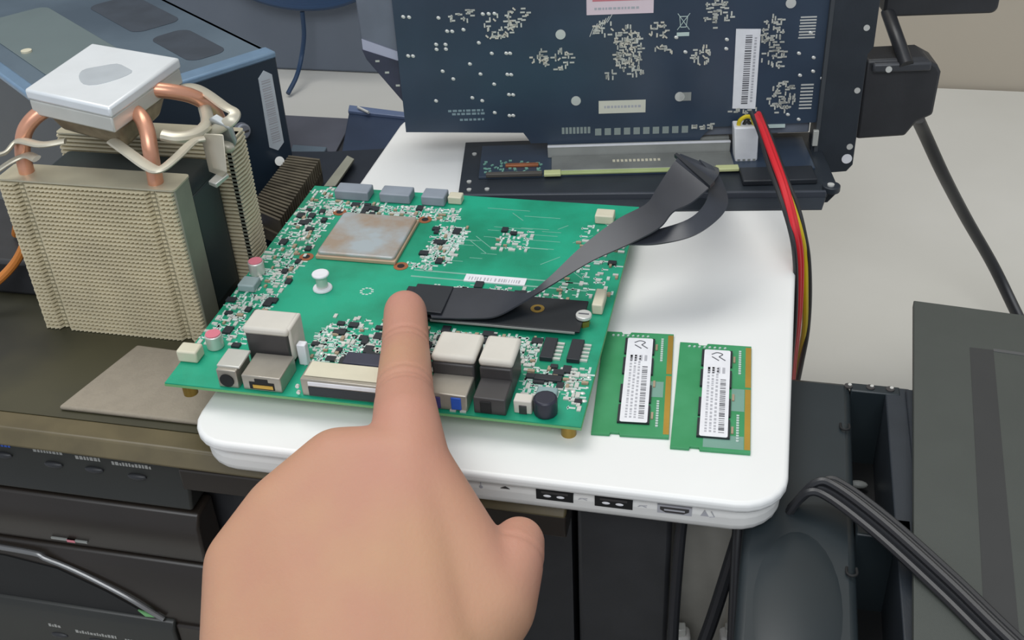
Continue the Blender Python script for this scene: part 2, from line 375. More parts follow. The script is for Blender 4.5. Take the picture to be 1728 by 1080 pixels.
for i, (x, y) in enumerate(spots):
    k = ('resistor', 'capacitor', 'solder_joint', 'small_chip', 'resistor', 'silk', 'silk')[i % 7]
    a = random.choice((0, math.pi/2)); f = random.uniform(.8, 1.5)
    if k in cnt and cnt[k] < 95:
        cnt[k] += 1; inst(k, smd_mesh(k), (x-85, y-85, 9.9), bd, a, (f, f, 1))
    elif k == 'silk' or i % 2: rest.box(x-1.7*f, x+1.7*f, y-.5, y+.5, 9.9, 9.98, a); rest.box(x-1.4, x-1, y-1.1, y+1.1, 9.9, 9.98, a)
    else: rest2.box(x-1.1*f, x+1.1*f, y-.6*f, y+.6*f, 9.9, 10.5, a)
tag(BP(rest, 'printed_marking', silk), 'white printed part outlines', kind='stuff')
tag(BP(rest2, 'surface_part', solder), 'tiny solder blobs and resistors', kind='stuff')
# square of printed marks beside the processor, ring of marks
mb = MB()
for r_ in range(7):
    for c_ in range(4): mb.box(78+c_*3.2+r_*.3, 80.2+c_*3.2+r_*.3, 108+r_*4, 110.6+r_*4, 9.9, 9.97)
BP(mb, 'pad_array', silk)
mb = MB()
for (cx, cy) in ((60, 77), (90, 84.5)):
    for k in range(10):
        a_ = k*.628; mb.box(cx+2.6*math.cos(a_)-.6, cx+2.6*math.cos(a_)+.6, cy+2.6*math.sin(a_)-.4, cy+2.6*math.sin(a_)+.4, 9.9, 9.97)
BP(mb, 'ring_marking', silk)

# ---------------------------------------------------------------- ribbon cable from the card to the dock
rb = thing('ribbon_cable', (130, 66, 13.7), 0, 'flat black ribbon cable from the mainboard card to the graphics card dock, twisted midway', 'cable')
MB().box(84.5, 101, 55.8, 76.5, 14.9, 16.8).build('plug', chip_black, rb, .3, True)
MB().strip([(87.9, 74.4, 16.0), (109.9, 77.2, 16.0), (126.6, 75.7, 17.0), (135.7, 71.5, 20.0), (143.2, 76.0, 25.0), (154.6, 91.4, 32.0), (168.0, 104.6, 39.0), (179.7, 113.2, 43.0), (183.2, 121.7, 46.0), (186.8, 130.2, 50.0), (189.9, 134.2, 54.0)],
           [(97.2, 53.7, 15.0), (115.1, 56.0, 15.0), (124.5, 57.7, 16.0), (133.8, 64.5, 19.0), (145.1, 72.3, 24.0), (160.8, 84.8, 30.0), (175.6, 90.6, 36.0), (187.4, 95.4, 42.0), (192.4, 102.7, 46.0), (199.5, 106.0, 49.0), (206.1, 114.5, 52.0)], .7, 10).build('ribbon', ribbon_mat, rb, 0, True)
MB().strip([(174.1, 97.4, 36.0), (187.0, 101.3, 38.0), (198.4, 104.0, 42.0), (204.3, 109.5, 46.0), (206.0, 118.0, 49.0), (204.8, 132.5, 50.0), (199.6, 144.6, 50.0)],
           [(175.4, 91.8, 35.0), (187.4, 92.3, 36.0), (201.7, 97.8, 38.0), (211.1, 108.0, 41.0), (214.4, 115.9, 45.0), (210.8, 129.3, 48.0), (205.1, 143.4, 48.0)], .7, 10).build('outer_ribbon', ribbon_mat, rb, 0, True)
MB().strip([(189.9, 134.2, 54.0), (190.6, 144.2, 52.0), (189.7, 168.5, 40.0), (188.5, 200.9, 20.0), (187.8, 221.2, 6.0)],
           [(206.1, 114.5, 52.0), (209.0, 130.8, 50.0), (207.6, 160.6, 38.0), (204.9, 195.7, 20.0), (203.4, 218.4, 6.0)], .7, 8).build('fold', ribbon_mat, rb, 0, True)
MB().strip([(188.8, 140.2, 53.6), (189.7, 141.2, 54.0)], [(206.6, 113.7, 53.0), (208.2, 118.3, 53.0)], 1.6, 4).build('stiffener', chip_black, rb, 0, True)

# ---------------------------------------------------------------- memory modules
def dimm(loc, rz, label, sheen):
    t = thing('memory_module', loc, rz, label, 'memory module', 'laptop memory modules on the laptop lid')
    MB().prism([(0, 0), (7, 0), (7.4, 1.3), (10.6, 1.3), (11, 0), (29.5, 0), (29.5, 67.6), (11.5, 67.6), (11, 66.2), (8, 66.2), (7.5, 67.6), (0, 67.6)], 0, 1.2).build('board', dimm_pcb, t, .1)
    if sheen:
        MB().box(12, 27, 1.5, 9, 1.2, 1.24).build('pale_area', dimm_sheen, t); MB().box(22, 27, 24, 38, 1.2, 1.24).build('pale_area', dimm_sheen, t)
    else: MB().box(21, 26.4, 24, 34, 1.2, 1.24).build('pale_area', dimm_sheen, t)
    MB().box(27.2, 29.4, 1.6, 38, 1.2, 1.27).build('contact_strip', gold, t)
    MB().box(27.2, 29.4, 39.4, 66.4, 1.2, 1.27).build('contact_strip', gold, t)
    cm = MB().box(-6.2, 6.2, -5.4, 5.4, 0, 1).mesh('memory_chip', chip_black)
    for y in (12, 24.8, 43, 56.8): inst('memory_chip', cm, (15.6, y, 1.2), t)
    lb = MB().prism(rrect(10.4, 21, 6.6, 62, .8), 2.2, 2.35).build('label', label_white, t)
    mb = MB(); yy = 9
    while yy < 42: mb.box(17.4, 19.6, yy, yy+random.uniform(.3, .8), 2.35, 2.4); yy += random.uniform(.9, 1.4)
    mb.build('barcode', ink, lb)
    mb = MB(); random.seed(3)
    for c in (12.2, 13.9, 15.6):
        yy = 9
        while yy < 50:
            l = random.uniform(.8, 2.2); mb.box(c, c+.9, yy, yy+l*.7, 2.35, 2.4); yy += l*1.2
    for c in (12.2, 14, 16, 18): mb.box(c, c+1.1, 46, 50, 2.35, 2.4)
    mb.build('printed_text', ink_pale, lb)
    mb = MB(); mb.tube([(13.4, 58.6, 2.35), (15.6, 60, 2.35), (17.8, 59, 2.35), (16.4, 57.2, 2.35)], .25, 6); mb.tube([(16.4, 57.2, 2.35), (19, 54.8, 2.35)], .25, 6, 0); mb.tube([(13.6, 57, 2.35), (16.4, 54.6, 2.35)], .25, 6, 0)
    mb.build('logo', ink, lb)
    rm = MB().box(-.5, .5, -.35, .35, 0, .5).mesh('resistor', silk)
    for k in range(11):
        inst('resistor', rm, (24.6, 6+k*1.5, 1.2), t); inst('resistor', rm, (24.9, 48+k*1.5, 1.2), t)
    for k in range(8): inst('resistor', rm, (4+k*2.1, 64.6, 1.2), t, .8)
    for y in (10, 30, 55): MB().box(22.2, 23.1, y, y+4, 1.2, 1.7).build('capacitor', tan, t)
    return t
dimm((172.5, 7.4, 0), .075, 'green laptop memory module nearer the mainboard, the left one of two', False)
dimm((202.9, 4.3, 0), .042, 'green laptop memory module farther from the mainboard, paler green at its near end', True)

# ---------------------------------------------------------------- graphics card standing in its dock  (local x along the card, y away from the camera)
GA = 0.19062
g = thing('graphics_card', (36, 219, 3), GA, 'black graphics card standing upright, back of its board facing forward', 'graphics card')
z3 = 3
def G(mb, name, m, bevel=0, parent=None):
    for v in mb.bm.verts: v.co.z -= z3
    return mb.build(name, m, parent or g, bevel)
poly = [(0, 19.5), (64, 17), (66, 14), (68, 10.5), (77, 10.5), (77, 4.2), (160, 4.2), (160, 10.5), (163, 14), (166, 17), (224, 18), (224, 128), (0, 128)]
G(MB().prism(poly, 0, 1.6, 'y'), 'board', black_gpu)
sh = G(MB().prism([(-19, 66), (-17, 62), (0, 38), (78, 34), (80, 10.6), (219, 10.6), (219, 126), (-19, 126)], 3, 38, 'y'), 'cooler_shroud', mat('shroud_grey', (112, 118, 130), .4, noise=.12), .8)
G(MB().prism([(-18.4, 72), (-18.4, 66), (-.5, 59.5), (1, 64)], 2.4, 3.6, 'y'), 'shroud_stripe', mat('shroud_lilac', (176, 178, 196), .4), 0, sh)
G(MB().prism([(-18.8, 66.5), (-17, 61), (1, 35), (1, 59)], 1.9, 3.8, 'y'), 'dark_grille', mat('grille_dark', (62, 64, 82), .4, noise=.3), 0, sh)
for s0, z0 in ((-12.4, 59.5), (-8, 53), (-3, 45.5)): G(MB().box(s0, s0+2.2, 1.5, 2.1, z0, z0+1), 'grille_hole', alu_pale, 0, sh)
JP = [(43.0, 68.8), (49.4, 62.8), (42.8, 51.6), (49.7, 45.7), (37.6, 57.4), (28.2, 49.4), (22.9, 53.9), (42.8, 36.5), (49.1, 29.4), (59.0, 27.4), (57, 27.4), (59.5, 39.3), (57.3, 39.5), (59, 50.7), (57, 50.9), (59, 62.5), (57, 62.6),
      (37.6, 38.4), (18.0, 37.3), (20.7, 68.7), (25.6, 68.5), (20.7, 66), (25.6, 66), (5.5, 63.0), (8, 62.8), (29.6, 75.4), (27, 75.6), (23.1, 82.8), (35.5, 76.1), (208.6, 57.2), (216.4, 54.6), (216.9, 47.1), (210.3, 45.1), (213.5, 68.1), (5, 84), (8, 83.7), (206, 23), (212, 20), (222, 43),
      (171, 66), (171, 61), (46, 84), (49, 84), (52, 84), (150, 60), (145, 68)]
jm = MB().ball((0, 0, 0), 1.15, (1, .45, 1), 10).mesh('solder_joint', solder)
for s0, z0 in JP: inst('solder_joint', jm, (s0, -.1, z0-z3), g, rot=(0, .5, 0), sc=(1, 1, .8))
mh = MB().cyl((0, -.5, 0), (0, 0, 0), 2.6).mesh('screw_head', solder)
for s0, z0 in ((85.5, 71.8), (92.9, 34.8), (148, 35.3), (202, 84)): inst('screw_head', mh, (s0, 0, z0-z3), g)
rm = MB().box(-.9, .9, -.7, 0, -.35, .35).mesh('resistor', mat('gpu_smd', (222, 216, 200), .45, 0, noise=.2))
random.seed(11); n = 0; rest = MB()
CL = [(55, 76, 9, 7, 40), (64, 82, 6, 5, 24), (84, 58, 8, 6, 34), (74, 60, 5, 4, 16), (120, 63, 8, 12, 130), (108, 74, 6, 4, 16), (136, 72, 5, 5, 20), (139, 62, 5, 3, 10), (159, 58, 6, 5, 26), (166, 80, 8, 8, 40), (195, 70, 7, 9, 44), (196, 55, 7, 6, 26), (125, 50, 5, 4, 16), (111, 49, 3, 3, 8),
      (202, 33, 7, 9, 60), (35, 84, 8, 4, 16), (161, 17.5, 7, 2.4, 14), (182, 26, 8, 1.5, 10)]
for cx, cz, rx, rz_, k in CL:
    for _ in range(k):
        a_ = random.uniform(0, 6.283); q = math.sqrt(random.random()); s0, z0 = cx+rx*q*math.cos(a_), cz+rz_*q*math.sin(a_)
        if n < 98 and random.random() < .35: inst('resistor', rm, (s0, 0, z0-z3), g, rot=(0, random.choice((0, .78, -.78, 1.57)), 0)); n += 1
        else:
            if random.random() < .5: rest.box(s0-1.2, s0+1.2, -.45, 0, z0-.38, z0+.38)
            else: rest.box(s0-.38, s0+.38, -.45, 0, z0-1.1, z0+1.1)
tag(G(rest, 'surface_part', mat('gpu_smd_pale', (206, 206, 196), .45, 0, noise=.3)), 'clusters of tiny pale parts', kind='stuff')
mb = MB()
for k in range(8): mb.box(207.4+(k % 2)*.3, 215.8, -.2, 0, 65.2+k*1.55, 65.9+k*1.55)
G(mb, 'pin_row', solder); mb = MB()
for k in range(8): mb.box(211.4, 218, -.2, 0, 26+k*1.9, 26.8+k*1.9)
G(mb, 'pin_row', solder); mb = MB()
for k in range(7): mb.tube([(103+k*1.5, -.1, 76+k*.9), (100.5+k*1.5, -.1, 70+k*1.2)], .22, 5, 0)
G(mb, 'pin_row', solder)
mb = MB()
for k in range(8): mb.box(85+k*2, 86.4+k*2, -.1, 0, 15.6, 19.4)
for k in range(10): mb.box(103+k*5.2, 106.4+k*5.2, -.1, 0, 14.2, 18.2); mb.box(104.2+k*5.2, 105.2+k*5.2, -.14, -.1, 15.4, 17)
G(mb, 'printed_pad_row', mat('gpu_silk', (140, 150, 146), .5))
mb = MB()
for r_, (zz, s1) in enumerate(((30.5, 24), (28.6, 26), (25.2, 30))):
    s0 = s1
    while s0 < 43: l = random.uniform(1, 2.4); mb.box(s0, s0+l, -.08, 0, zz, zz+1.2); s0 += l+.7
G(mb, 'printed_text', mat('gpu_silk_blue', (130, 150, 156), .5))
lb = G(MB().box(99, 133, -.25, 0, 81.5, 97), 'warning_label', mat('pinkish_label', (226, 206, 212), .5, noise=.05))
mb = MB()
for zz in (92.6, 88.4): mb.box(102, 130, -.32, -.25, zz, zz+2)
G(mb, 'red_print', red_print, 0, lb)
mb = MB()
s0 = 103
while s0 < 126: l = random.uniform(.8, 2); mb.box(s0, s0+l, -.32, -.25, 84, 85.2); s0 += l+.6
G(mb, 'small_text', ink_pale, 0, lb)
lb = G(MB().prism([(175.4, 71.5), (188, 71), (188.4, 27), (176.2, 27.6)], -.3, 0, 'y'), 'serial_label', label_white)
mb = MB(); zz = 30
while zz < 68: h_ = random.uniform(.3, .9); mb.box(180.6, 184, -.36, -.3, zz, zz+h_); zz += h_+random.uniform(.4, .8)
G(mb, 'barcode', ink, 0, lb)
mb = MB(); zz = 31
while zz < 66: h_ = random.uniform(.6, 1.4); mb.box(185.2, 186.4, -.36, -.3, zz, zz+h_); zz += h_+.6
G(mb, 'printed_text', ink_pale, 0, lb)
lb = G(MB().box(105, 130, -.3, 0, 27, 34.2), 'part_sticker', mat('cream_label', (214, 212, 196), .5, noise=.04))
mb = MB(); s0 = 108
while s0 < 127: l = random.uniform(.8, 2.2); mb.box(s0, s0+l, -.35, -.3, 30, 31.4); s0 += l+.6
G(mb, 'printed_text', ink_pale, 0, lb)
# crossed-out waste bin mark
mb = MB()
B = [(146.4, 79), (150.4, 79), (149.9, 73.4), (147, 73.4)]
for i in range(4): p_, q_ = B[i], B[(i+1) % 4]; mb.tube([(p_[0], -.1, p_[1]), (q_[0], -.1, q_[1])], .2, 5, 0)
mb.tube([(145.4, -.1, 80.6), (151.6, -.1, 72)], .18, 5, 0); mb.tube([(151.6, -.1, 80.6), (145.4, -.1, 72)], .18, 5, 0)
mb.box(145.2, 151.6, -.1, 0, 68.6, 70.6)
G(mb, 'waste_bin_mark', silk)
G(MB().box(193, 205, -.8, 0, 15.8, 17.6), 'white_strip', silk)
G(MB().box(148, 154, -.5, 0, 33, 37.6), 'small_chip', slot_grey)
# metal bracket
br = G(MB().prism([(222, 130), (246, 130), (246, 60), (243.5, 56), (243.5, -7), (240.5, -11), (224, -12), (222, -8)], -2.2, 0, 'y'), 'mounting_bracket', black_metal, .4)
for s0, z0, r_ in ((241, 70.5, 1.6), (240.5, 36.5, 1.6), (240.5, 4, 1.7), (239.8, -3.2, 2.8)):
    G(MB().cyl((s0, -2.5, z0), (s0, -2.0, z0), r_, n=16), 'bracket_screw' if r_ < 2 else 'bracket_hole', solder if r_ < 2 else label_white, 0, br)
G(MB().box(221.4, 223.4, -2.8, 12, -4, 128), 'bracket_fold', mat('bracket_edge', (62, 66, 70), .5), 0, br)
G(MB().box(219.8, 222.6, -4.4, -2.4, 6, 15), 'white_tab', alu_pale, .2)
# power plug on the card
# ---------------------------------------------------------------- dock
d = thing('graphics_card_dock', (36, 219, 0), GA, 'black flat dock plate under the upright graphics card, grey slot along it', 'dock')
def D(mb, name, m, bevel=0, parent=None): return mb.build(name, m, parent or d, bevel)
D(MB().prism([(30, 22), (30, -44), (219, -51), (226, -18), (226, 22)][::-1], 0, 1.9), 'base_plate', black_metal, .3)
D(MB().hexa([(29, -46, 0), (218, -53, 0), (218, -51, 0), (29, -44, 0)], [(29, -46, 4.4), (218, -53, 4.4), (218, -51, 4.4), (29, -44, 4.4)]), 'front_lip', mat('dock_lip_highlight', (64, 68, 76), .35), .3)  # lighter grey paints the highlight along the folded lip
D(MB().hexa([(44, -58, 0), (214, -64, 0), (218, -53, 0), (29, -46, 0)], [(44, -58, .8), (214, -64, .8), (218, -53, 1.4), (29, -46, 1.4)]), 'front_dark_strip', black_metal, .2)  # low dark strip in front of the lip
D(MB().box(40, 218, -24, 14, 1.9, 3.2), 'dock_board', black_gpu, .2)
sl = D(MB().box(77, 176, -3.6, -.4, 3.2, 9.8).box(77, 176, 2, 5.4, 3.2, 9.8), 'card_slot', slot_grey, .3)
D(MB().box(77, 176, -3.9, -2.6, 9.5, 10.2), 'slot_rim', label_white, 0, sl)
D(MB().box(79, 176, -21, -4.2, 3.2, 4.4), 'slot_reflection_band', mat('reflection_grey', (140, 142, 138), .35, .3, noise=.2), .3)  # grey band painting the slot's reflection on the dock board
D(MB().box(76, 178, -24.4, -20.6, 3.2, 4.2), 'pale_green_edge', slot_green, .2)
D(MB().box(75, 84, -26, -21, 3.2, 5), 'latch', mat('latch_green', (200, 205, 150), .5), .4)
D(MB().box(166, 178, -26, -21, 3.2, 5), 'latch', MATS['latch_green'], .4)
mb = MB(); random.seed(5)
for k in range(12): mb.box(112+k*2.2, 113.4+k*2.2, -13, -10.5, 4.4, 4.6)
D(mb, 'embossed_text', cream)
rm2 = MB().box(-.8, .8, -.4, .4, 0, .6).mesh('resistor', silk_grey)
for k in range(46):
    inst('resistor', rm2, (random.uniform(42, 74), random.uniform(-22, -6), 3.2), d, random.choice((0, .8, 1.57)))
D(MB().box(54, 72, -14, -11, 3.2, 4.6), 'connector', copper_pad, .3)
D(MB().box(44, 74, -25, -22, 3.2, 5.2), 'connector', mat('dull_brown', (84, 80, 74), .5), .3)
for s0, y0 in ((35, -27), (35.5, -36), (45, -36), (36, 6), (47, 8)): D(MB().cyl((s0, y0, 1.9), (s0, y0, 2.6), 1.3, n=12), 'rivet', solder)
# side leg of the dock at the right, hanging over the laptop edge
D(MB().prism([(220, 8), (220, -20), (222.5, -24.5), (225, -22.5), (231, -24), (231, 8)], -1.4, .8, 'y').prism([(219, 2), (226, 2), (226, -3), (222, -8), (219, -8)], -42, 2, 'y'), 'side_bracket', black_metal, .3)
D(MB().cyl((222, -46, 4.4), (222, -46, 1), 4.5, n=20), 'corner_foot', black_metal, .4)
D(MB().cyl((221.5, -46.5, 5.2), (221.5, -46.5, 4.4), 1.8, n=12), 'screw', solder)
D(MB().box(178, 216, -40, -24.5, 1.9, 5), 'socket', chip_black, .6)

# ---------------------------------------------------------------- power wires with the white plug
pw = thing('power_wiring', (36, 219, 0), GA, 'red, yellow and black wires from a white plug, hanging past the laptop', 'wires')
pl_ = MB().prism([(175.8, 22.6), (188.6, 22.6), (189.2, 3.6), (187.2, 1.6), (177.6, 1.6), (177.2, 5)], -14, -4.4, 'y').build('white_plug', label_white, pw, .7)
for k in range(4): MB().box(178.6+k*2.7, 180+k*2.7, -14.3, -13.8, 1.8, 4.4).build('plug_rib', slot_grey, pl_)
MB().tube([(178.4, -10, 21.5), (179, -11, 25.5), (182, -11, 27.6), (185, -10.5, 26.5), (187, -10, 21.5)], 1.1).build('yellow_loop', yellow, pw)
MB().tube([(181, -9, 21), (182.6, -10, 24.6), (185.6, -9, 21.4)], 1.0).build('black_loop', wire_black, pw)
def wire(name, m, pts, r=1.35): return MB().tube(pts, r, 10).build(name, m, pw, 0, True)
wire('red_wire', red, [(222.1, 229.7, 34.0), (225.7, 210.2, 36.0), (231.3, 181.8, 36.0), (237.8, 156.6, 32.0), (243.2, 140.8, 22.0), (246.7, 138.5, 8.0), (248.9, 142.9, -14.0), (250.4, 151.2, -40.0), (251.1, 167.7, -70.0), (253.0, 194.9, -110.0)], 1.6)
wire('red_wire', red, [(223.1, 235.0, 33.0), (227.5, 212.0, 34.0), (233.0, 184.8, 34.0), (239.5, 158.2, 30.0), (245.0, 144.1, 19.0), (248.3, 145.4, 4.0), (250.3, 149.3, -18.0), (251.5, 157.1, -44.0), (252.3, 173.4, -74.0), (254.2, 200.3, -114.0)], 1.5)
wire('yellow_wire', yellow, [(220.3, 232.5, 32.0), (227.3, 208.7, 31.0), (234.0, 181.6, 30.0), (241.6, 157.5, 25.0), (247.0, 149.8, 14.0), (250.2, 152.3, 0.0), (252.8, 155.8, -22.0), (255.1, 166.4, -50.0), (255.6, 184.9, -82.0), (256.2, 208.4, -120.0)], 1.5)
wire('black_wire', wire_black, [(219.5, 233.8, 34.0), (224.7, 207.4, 35.0), (229.9, 177.5, 34.0), (236.4, 153.2, 30.0), (242.0, 139.7, 21.0), (245.2, 135.0, 10.0), (247.7, 139.6, -12.0), (249.4, 148.1, -38.0), (250.3, 162.1, -66.0), (251.8, 189.5, -106.0)], 1.2)
wire('black_wire', wire_black, [(224.4, 235.9, 32.0), (231.5, 205.2, 31.0), (238.7, 175.0, 28.0), (245.1, 159.5, 21.0), (249.6, 153.3, 9.0), (252.5, 153.8, -4.0), (255.3, 160.1, -28.0), (256.9, 170.0, -56.0), (256.9, 185.2, -86.0), (257.1, 208.4, -122.0)], 1.3)
wire('grey_wire', wire_grey, [(223.9, 235.1, 31.0), (230.4, 206.5, 29.0), (237.8, 176.3, 26.0), (244.2, 160.8, 19.0), (248.9, 154.5, 7.0), (251.9, 156.5, -7.0), (254.8, 162.5, -31.0), (256.3, 173.5, -60.0), (256.6, 188.4, -90.0), (256.7, 211.3, -126.0)], 1.2)

# ---------------------------------------------------------------- adapter block, upper box and cable right of the card
ad = thing('adapter_block', (36, 219, 6), GA, 'black adapter block plugged in behind the bracket of the upright graphics card', 'adapter')
MB().prism([(244, 46), (273, 46.5), (281, 42), (283.4, 38), (283, 14), (275, 10), (270, 2), (244, 1)], 0, 20, 'y').build('body', black_plastic, ad, 1.6)
MB().box(247, 277, -3, 14, 40, 45).build('top_ridge', mat('ridge_grey', (58, 60, 64), .4), ad, 1.2)
MB().cyl((255, -3.4, 42), (255, -1, 42), 1.7, n=12).build('screw', solder, ad)
bx = thing('black_device_box', (283.3, 296.0, 64.0), GA, 'black box at the top right edge, above the adapter block', 'box')
MB().prism(rrect(0, 60, 0, 60, 4), 0, 48, 'y').build('body', black_plastic, bx, 1.5)
tag(MB().tube([(285.6, 299.7, 66.0), (289.8, 281.1, 60.0), (295.7, 266.0, 50.0)], 3.6, 12).build('short_cable', wire_black), 'short thick black cable between the top right box and the adapter block', 'cable')
tag(MB().tube([(310.8, 307.6, 2.0), (318.5, 319.1, -14.0), (334.4, 332.7, -45.0), (356.2, 353.7, -85.0), (380.6, 363.0, -124.0), (398.2, 346.9, -150.0), (410.9, 323.2, -165.0)], 4.4, 12, flat=.7).build('thick_cable', wire_black), 'thick black cable running from the adapter block down to the desk behind the grey sheet', 'cable')

# ---------------------------------------------------------------- tower cooler standing upside down on the black unit
ck = thing('tower_cooler', (-57, 92, -18), 0, 'silver tower processor cooler standing upside down with copper heat pipes', 'processor cooler')
def fins(x0, x1, y0, y1, zig_front, zig_right, nf=38, pitch=2.08):
    mb = MB()
    for k in range(nf):
        z = -17.6+k*pitch; P = []
        ph = (k % 2)*1.1; x = x0
        while x < x1-.1:
            dip = 2.2 if (abs(x-(x0+9)) < 2.2 or abs(x-(x1-10)) < 2.0) and zig_front else 0
            P.append((x, y0+dip)); 
            if zig_front: P.append((min(x+ .7+ph*.3, x1), y0-1.0+dip))
            x += 2.2 if zig_front else 12
        P.append((x1, y0))
        P += [(x1+ (.9 if zig_right else .3), (y0+y1)/2), (x1, y1), (x0, y1), (x0-1.1, y1-3), (x0-.2, (y0+y1)/2), (x0-1.1, y0+3)]
        mb.prism(P, z, z+.95)
    return mb
fins(-103+2, -17, 64, 79, True, False).build('front_fin_stack', alu_fin, ck, 0, True)
fins(-101, -11, 112, 127, False, True).build('rear_fin_stack', alu_fin, ck, 0, True)
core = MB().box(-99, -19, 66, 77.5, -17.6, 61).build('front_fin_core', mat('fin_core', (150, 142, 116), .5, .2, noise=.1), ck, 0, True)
MB().box(-18.6, -16.2, 65.5, 79, -18, 61).build('front_side_plate', mat('fin_side', (150, 152, 136), .42, .4, noise=.12), ck, .5, True)
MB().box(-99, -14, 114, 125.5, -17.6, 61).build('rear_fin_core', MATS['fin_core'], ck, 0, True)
MB().box(-14.6, -11.4, 112, 124, -18, 62).build('rear_side_plate', MATS['fin_side'], ck, .5, True)
MB().prism(rrect(-101.5, -15.5, 64, 79.5, 2), 61.2, 62).build('front_top_plate', mat('fin_top', (196, 190, 166), .42, .35, noise=.08), ck, 0, True)
MB().prism(rrect(-101, -11, 111.5, 127.5, 2), 61.2, 62).build('rear_top_plate', MATS['fin_top'], ck, 0, True)
fn = MB().prism(rrect(-98, -20, -17.5, 54, 5), 81, 110, 'y').build('fan', fan_black, ck, 1.0, True)
MB().box(-21, -19.4, 84, 107, -10, 48).build('fan_side_rib', mat('rib_dark', (36, 50, 52), .4), fn, .5, True)
# copper heat pipes
def pipe(*p): MB().tube(p, 3.4, 16, 10).build('heat_pipe', copper, ck, 0, True)
pipe((-91, 72, 59), (-91, 72, 62), (-90.5, 73, 72), (-87, 76, 82), (-79, 82, 88), (-66, 90, 89))
pipe((-27, 70, 59), (-27, 70, 62), (-26.5, 71, 76), (-29, 76, 84), (-35, 82, 88), (-48, 90, 89))
pipe((-89, 120, 59), (-89, 120, 62), (-87, 118, 80), (-80, 112, 90), (-66, 106, 92))
pipe((-19, 120, 59), (-18, 119, 62), (-17, 114, 76), (-22, 107, 86), (-33, 100, 91.5), (-48, 98, 92))
# cold plate
BA = -.30; cpv = (-57, 95, 0)
base = MB().prism([(-82.8, 132.4, 99.0)[:2], (-31.5, 119.2, 99.0)[:2], (-35.9, 64.0, 99.0)[:2], (-84.3, 78.1, 99.0)[:2]], 94, 99).build('cold_plate', alu_base, ck, 1.2, True)
MB().prism([(-82.2, 132.4, 99.0)[:2], (-32.0, 118.5, 99.0)[:2], (-36.8, 65.0, 99.0)[:2], (-83.5, 78.2, 99.0)[:2]], 87, 94.1).build('plate_rim', alu_pale, base, .8, True)
mb = MB(); mb.prism([(cpv[0]+11.5*math.cos(t)*(1+.12*math.sin(3*t)), cpv[1]+2+11*math.sin(t)*(1+.1*math.cos(4*t))) for t in (k*math.pi/12 for k in range(24))], 99, 99.12)
mb.build('paste_mark', paste, base, 0, True)
fb = MB().hexa([(-76, 84, 77), (-40, 76, 74), (-38, 104, 77), (-74, 110, 78)], [(-80, 80, 88), (-38, 68, 88), (-34, 108, 88), (-76, 120, 88)]).build('clamp_block', flux, ck, 3, True, 3)
def clip(name, pts, wd=5.5, th=1.4):
    L = [V(p)+V((0, 0, wd/2)) for p in pts]; R_ = [V(p)-V((0, 0, wd/2)) for p in pts]
    MB().strip(L, R_, th, 6).build(name, steel_clip, ck, .2, True)
def arm(name, pts, r=3.3, fl=.42): MB().tube(pts, r, 10, 6, flat=fl).build(name, steel_clip, ck, 0, True)
arm('clip_arm', [(-43.6, 71.5, 80.0), (-31.9, 62.7, 80.0), (-17.5, 52.9, 79.0), (-11.2, 51.1, 79.0), (-8.4, 59.1, 80.0), (-8.0, 74.8, 80.0), (-4.4, 78.7, 80.0)], 2.8)
arm('clip_arm', [(-33.6, 115.6, 86.0), (-28.1, 117.6, 86.0), (-19.1, 112.6, 86.0), (-2.5, 98.3, 86.0), (3.2, 95.0, 85.0), (2.7, 91.5, 83.0), (-2.5, 90.7, 80.0), (-8.7, 90.1, 76.0)], 2.6)
arm('clip_arm', [(-64.7, 69.0, 80.0), (-74.8, 66.3, 79.0), (-89.1, 70.2, 78.0), (-92.6, 64.2, 75.0), (-100.3, 63.0, 74.0)], 2.4)
arm('clip_arm', [(-99.5, 61.9, 66.0), (-92.2, 66.3, 70.0), (-85.9, 68.9, 72.0), (-76.4, 62.6, 74.0)], 2.2)
arm('clip_arm', [(-21.8, 75.8, 82.0), (-15.4, 76.4, 81.0), (-10.4, 82.6, 80.0), (-10.0, 93.5, 80.0), (-19.1, 110.0, 80.0)], 3.0, .8)
MB().hexa([(-8.2, 82.7, 62.0), (0.6, 78.2, 62.0), (4.9, 75.4, 66.0), (-3.3, 78.8, 66.0)], [(-9.0, 83.5, 78.0), (-0.1, 84.6, 78.0), (3.2, 82.1, 81.0), (-5.6, 82.2, 81.0)]).build('clip_tab', steel_clip, ck, .6, True)
MB().hexa([(-7.0, 78.3, 58.0), (-1.9, 75.6, 58.0), (1.2, 83.3, 60.0), (-4.5, 87.1, 60.0)], [(-5.6, 76.0, 61.0), (-1.0, 73.9, 61.0), (2.8, 79.9, 63.0), (-2.6, 83.7, 63.0)]).build('clip_hook', alu_pale, ck, .5, True)
MB().hexa([(-12.3, 100.0, 70.0), (-1.7, 98.7, 66.0), (0.1, 99.0, 70.0), (-5.1, 98.1, 73.0)], [(-7.4, 89.9, 84.0), (2.7, 88.9, 80.0), (2.9, 91.8, 82.0), (-3.8, 92.0, 86.0)]).build('clip_plate', mat('clip_grey', (168, 172, 172), .4, .4, noise=.1), ck, 1, True)
MB().ball((-3.3, 91.5, 70.0), 3.4, (1.5, .9, .8)).build('clip_knob', steel_clip, ck, 0, True)

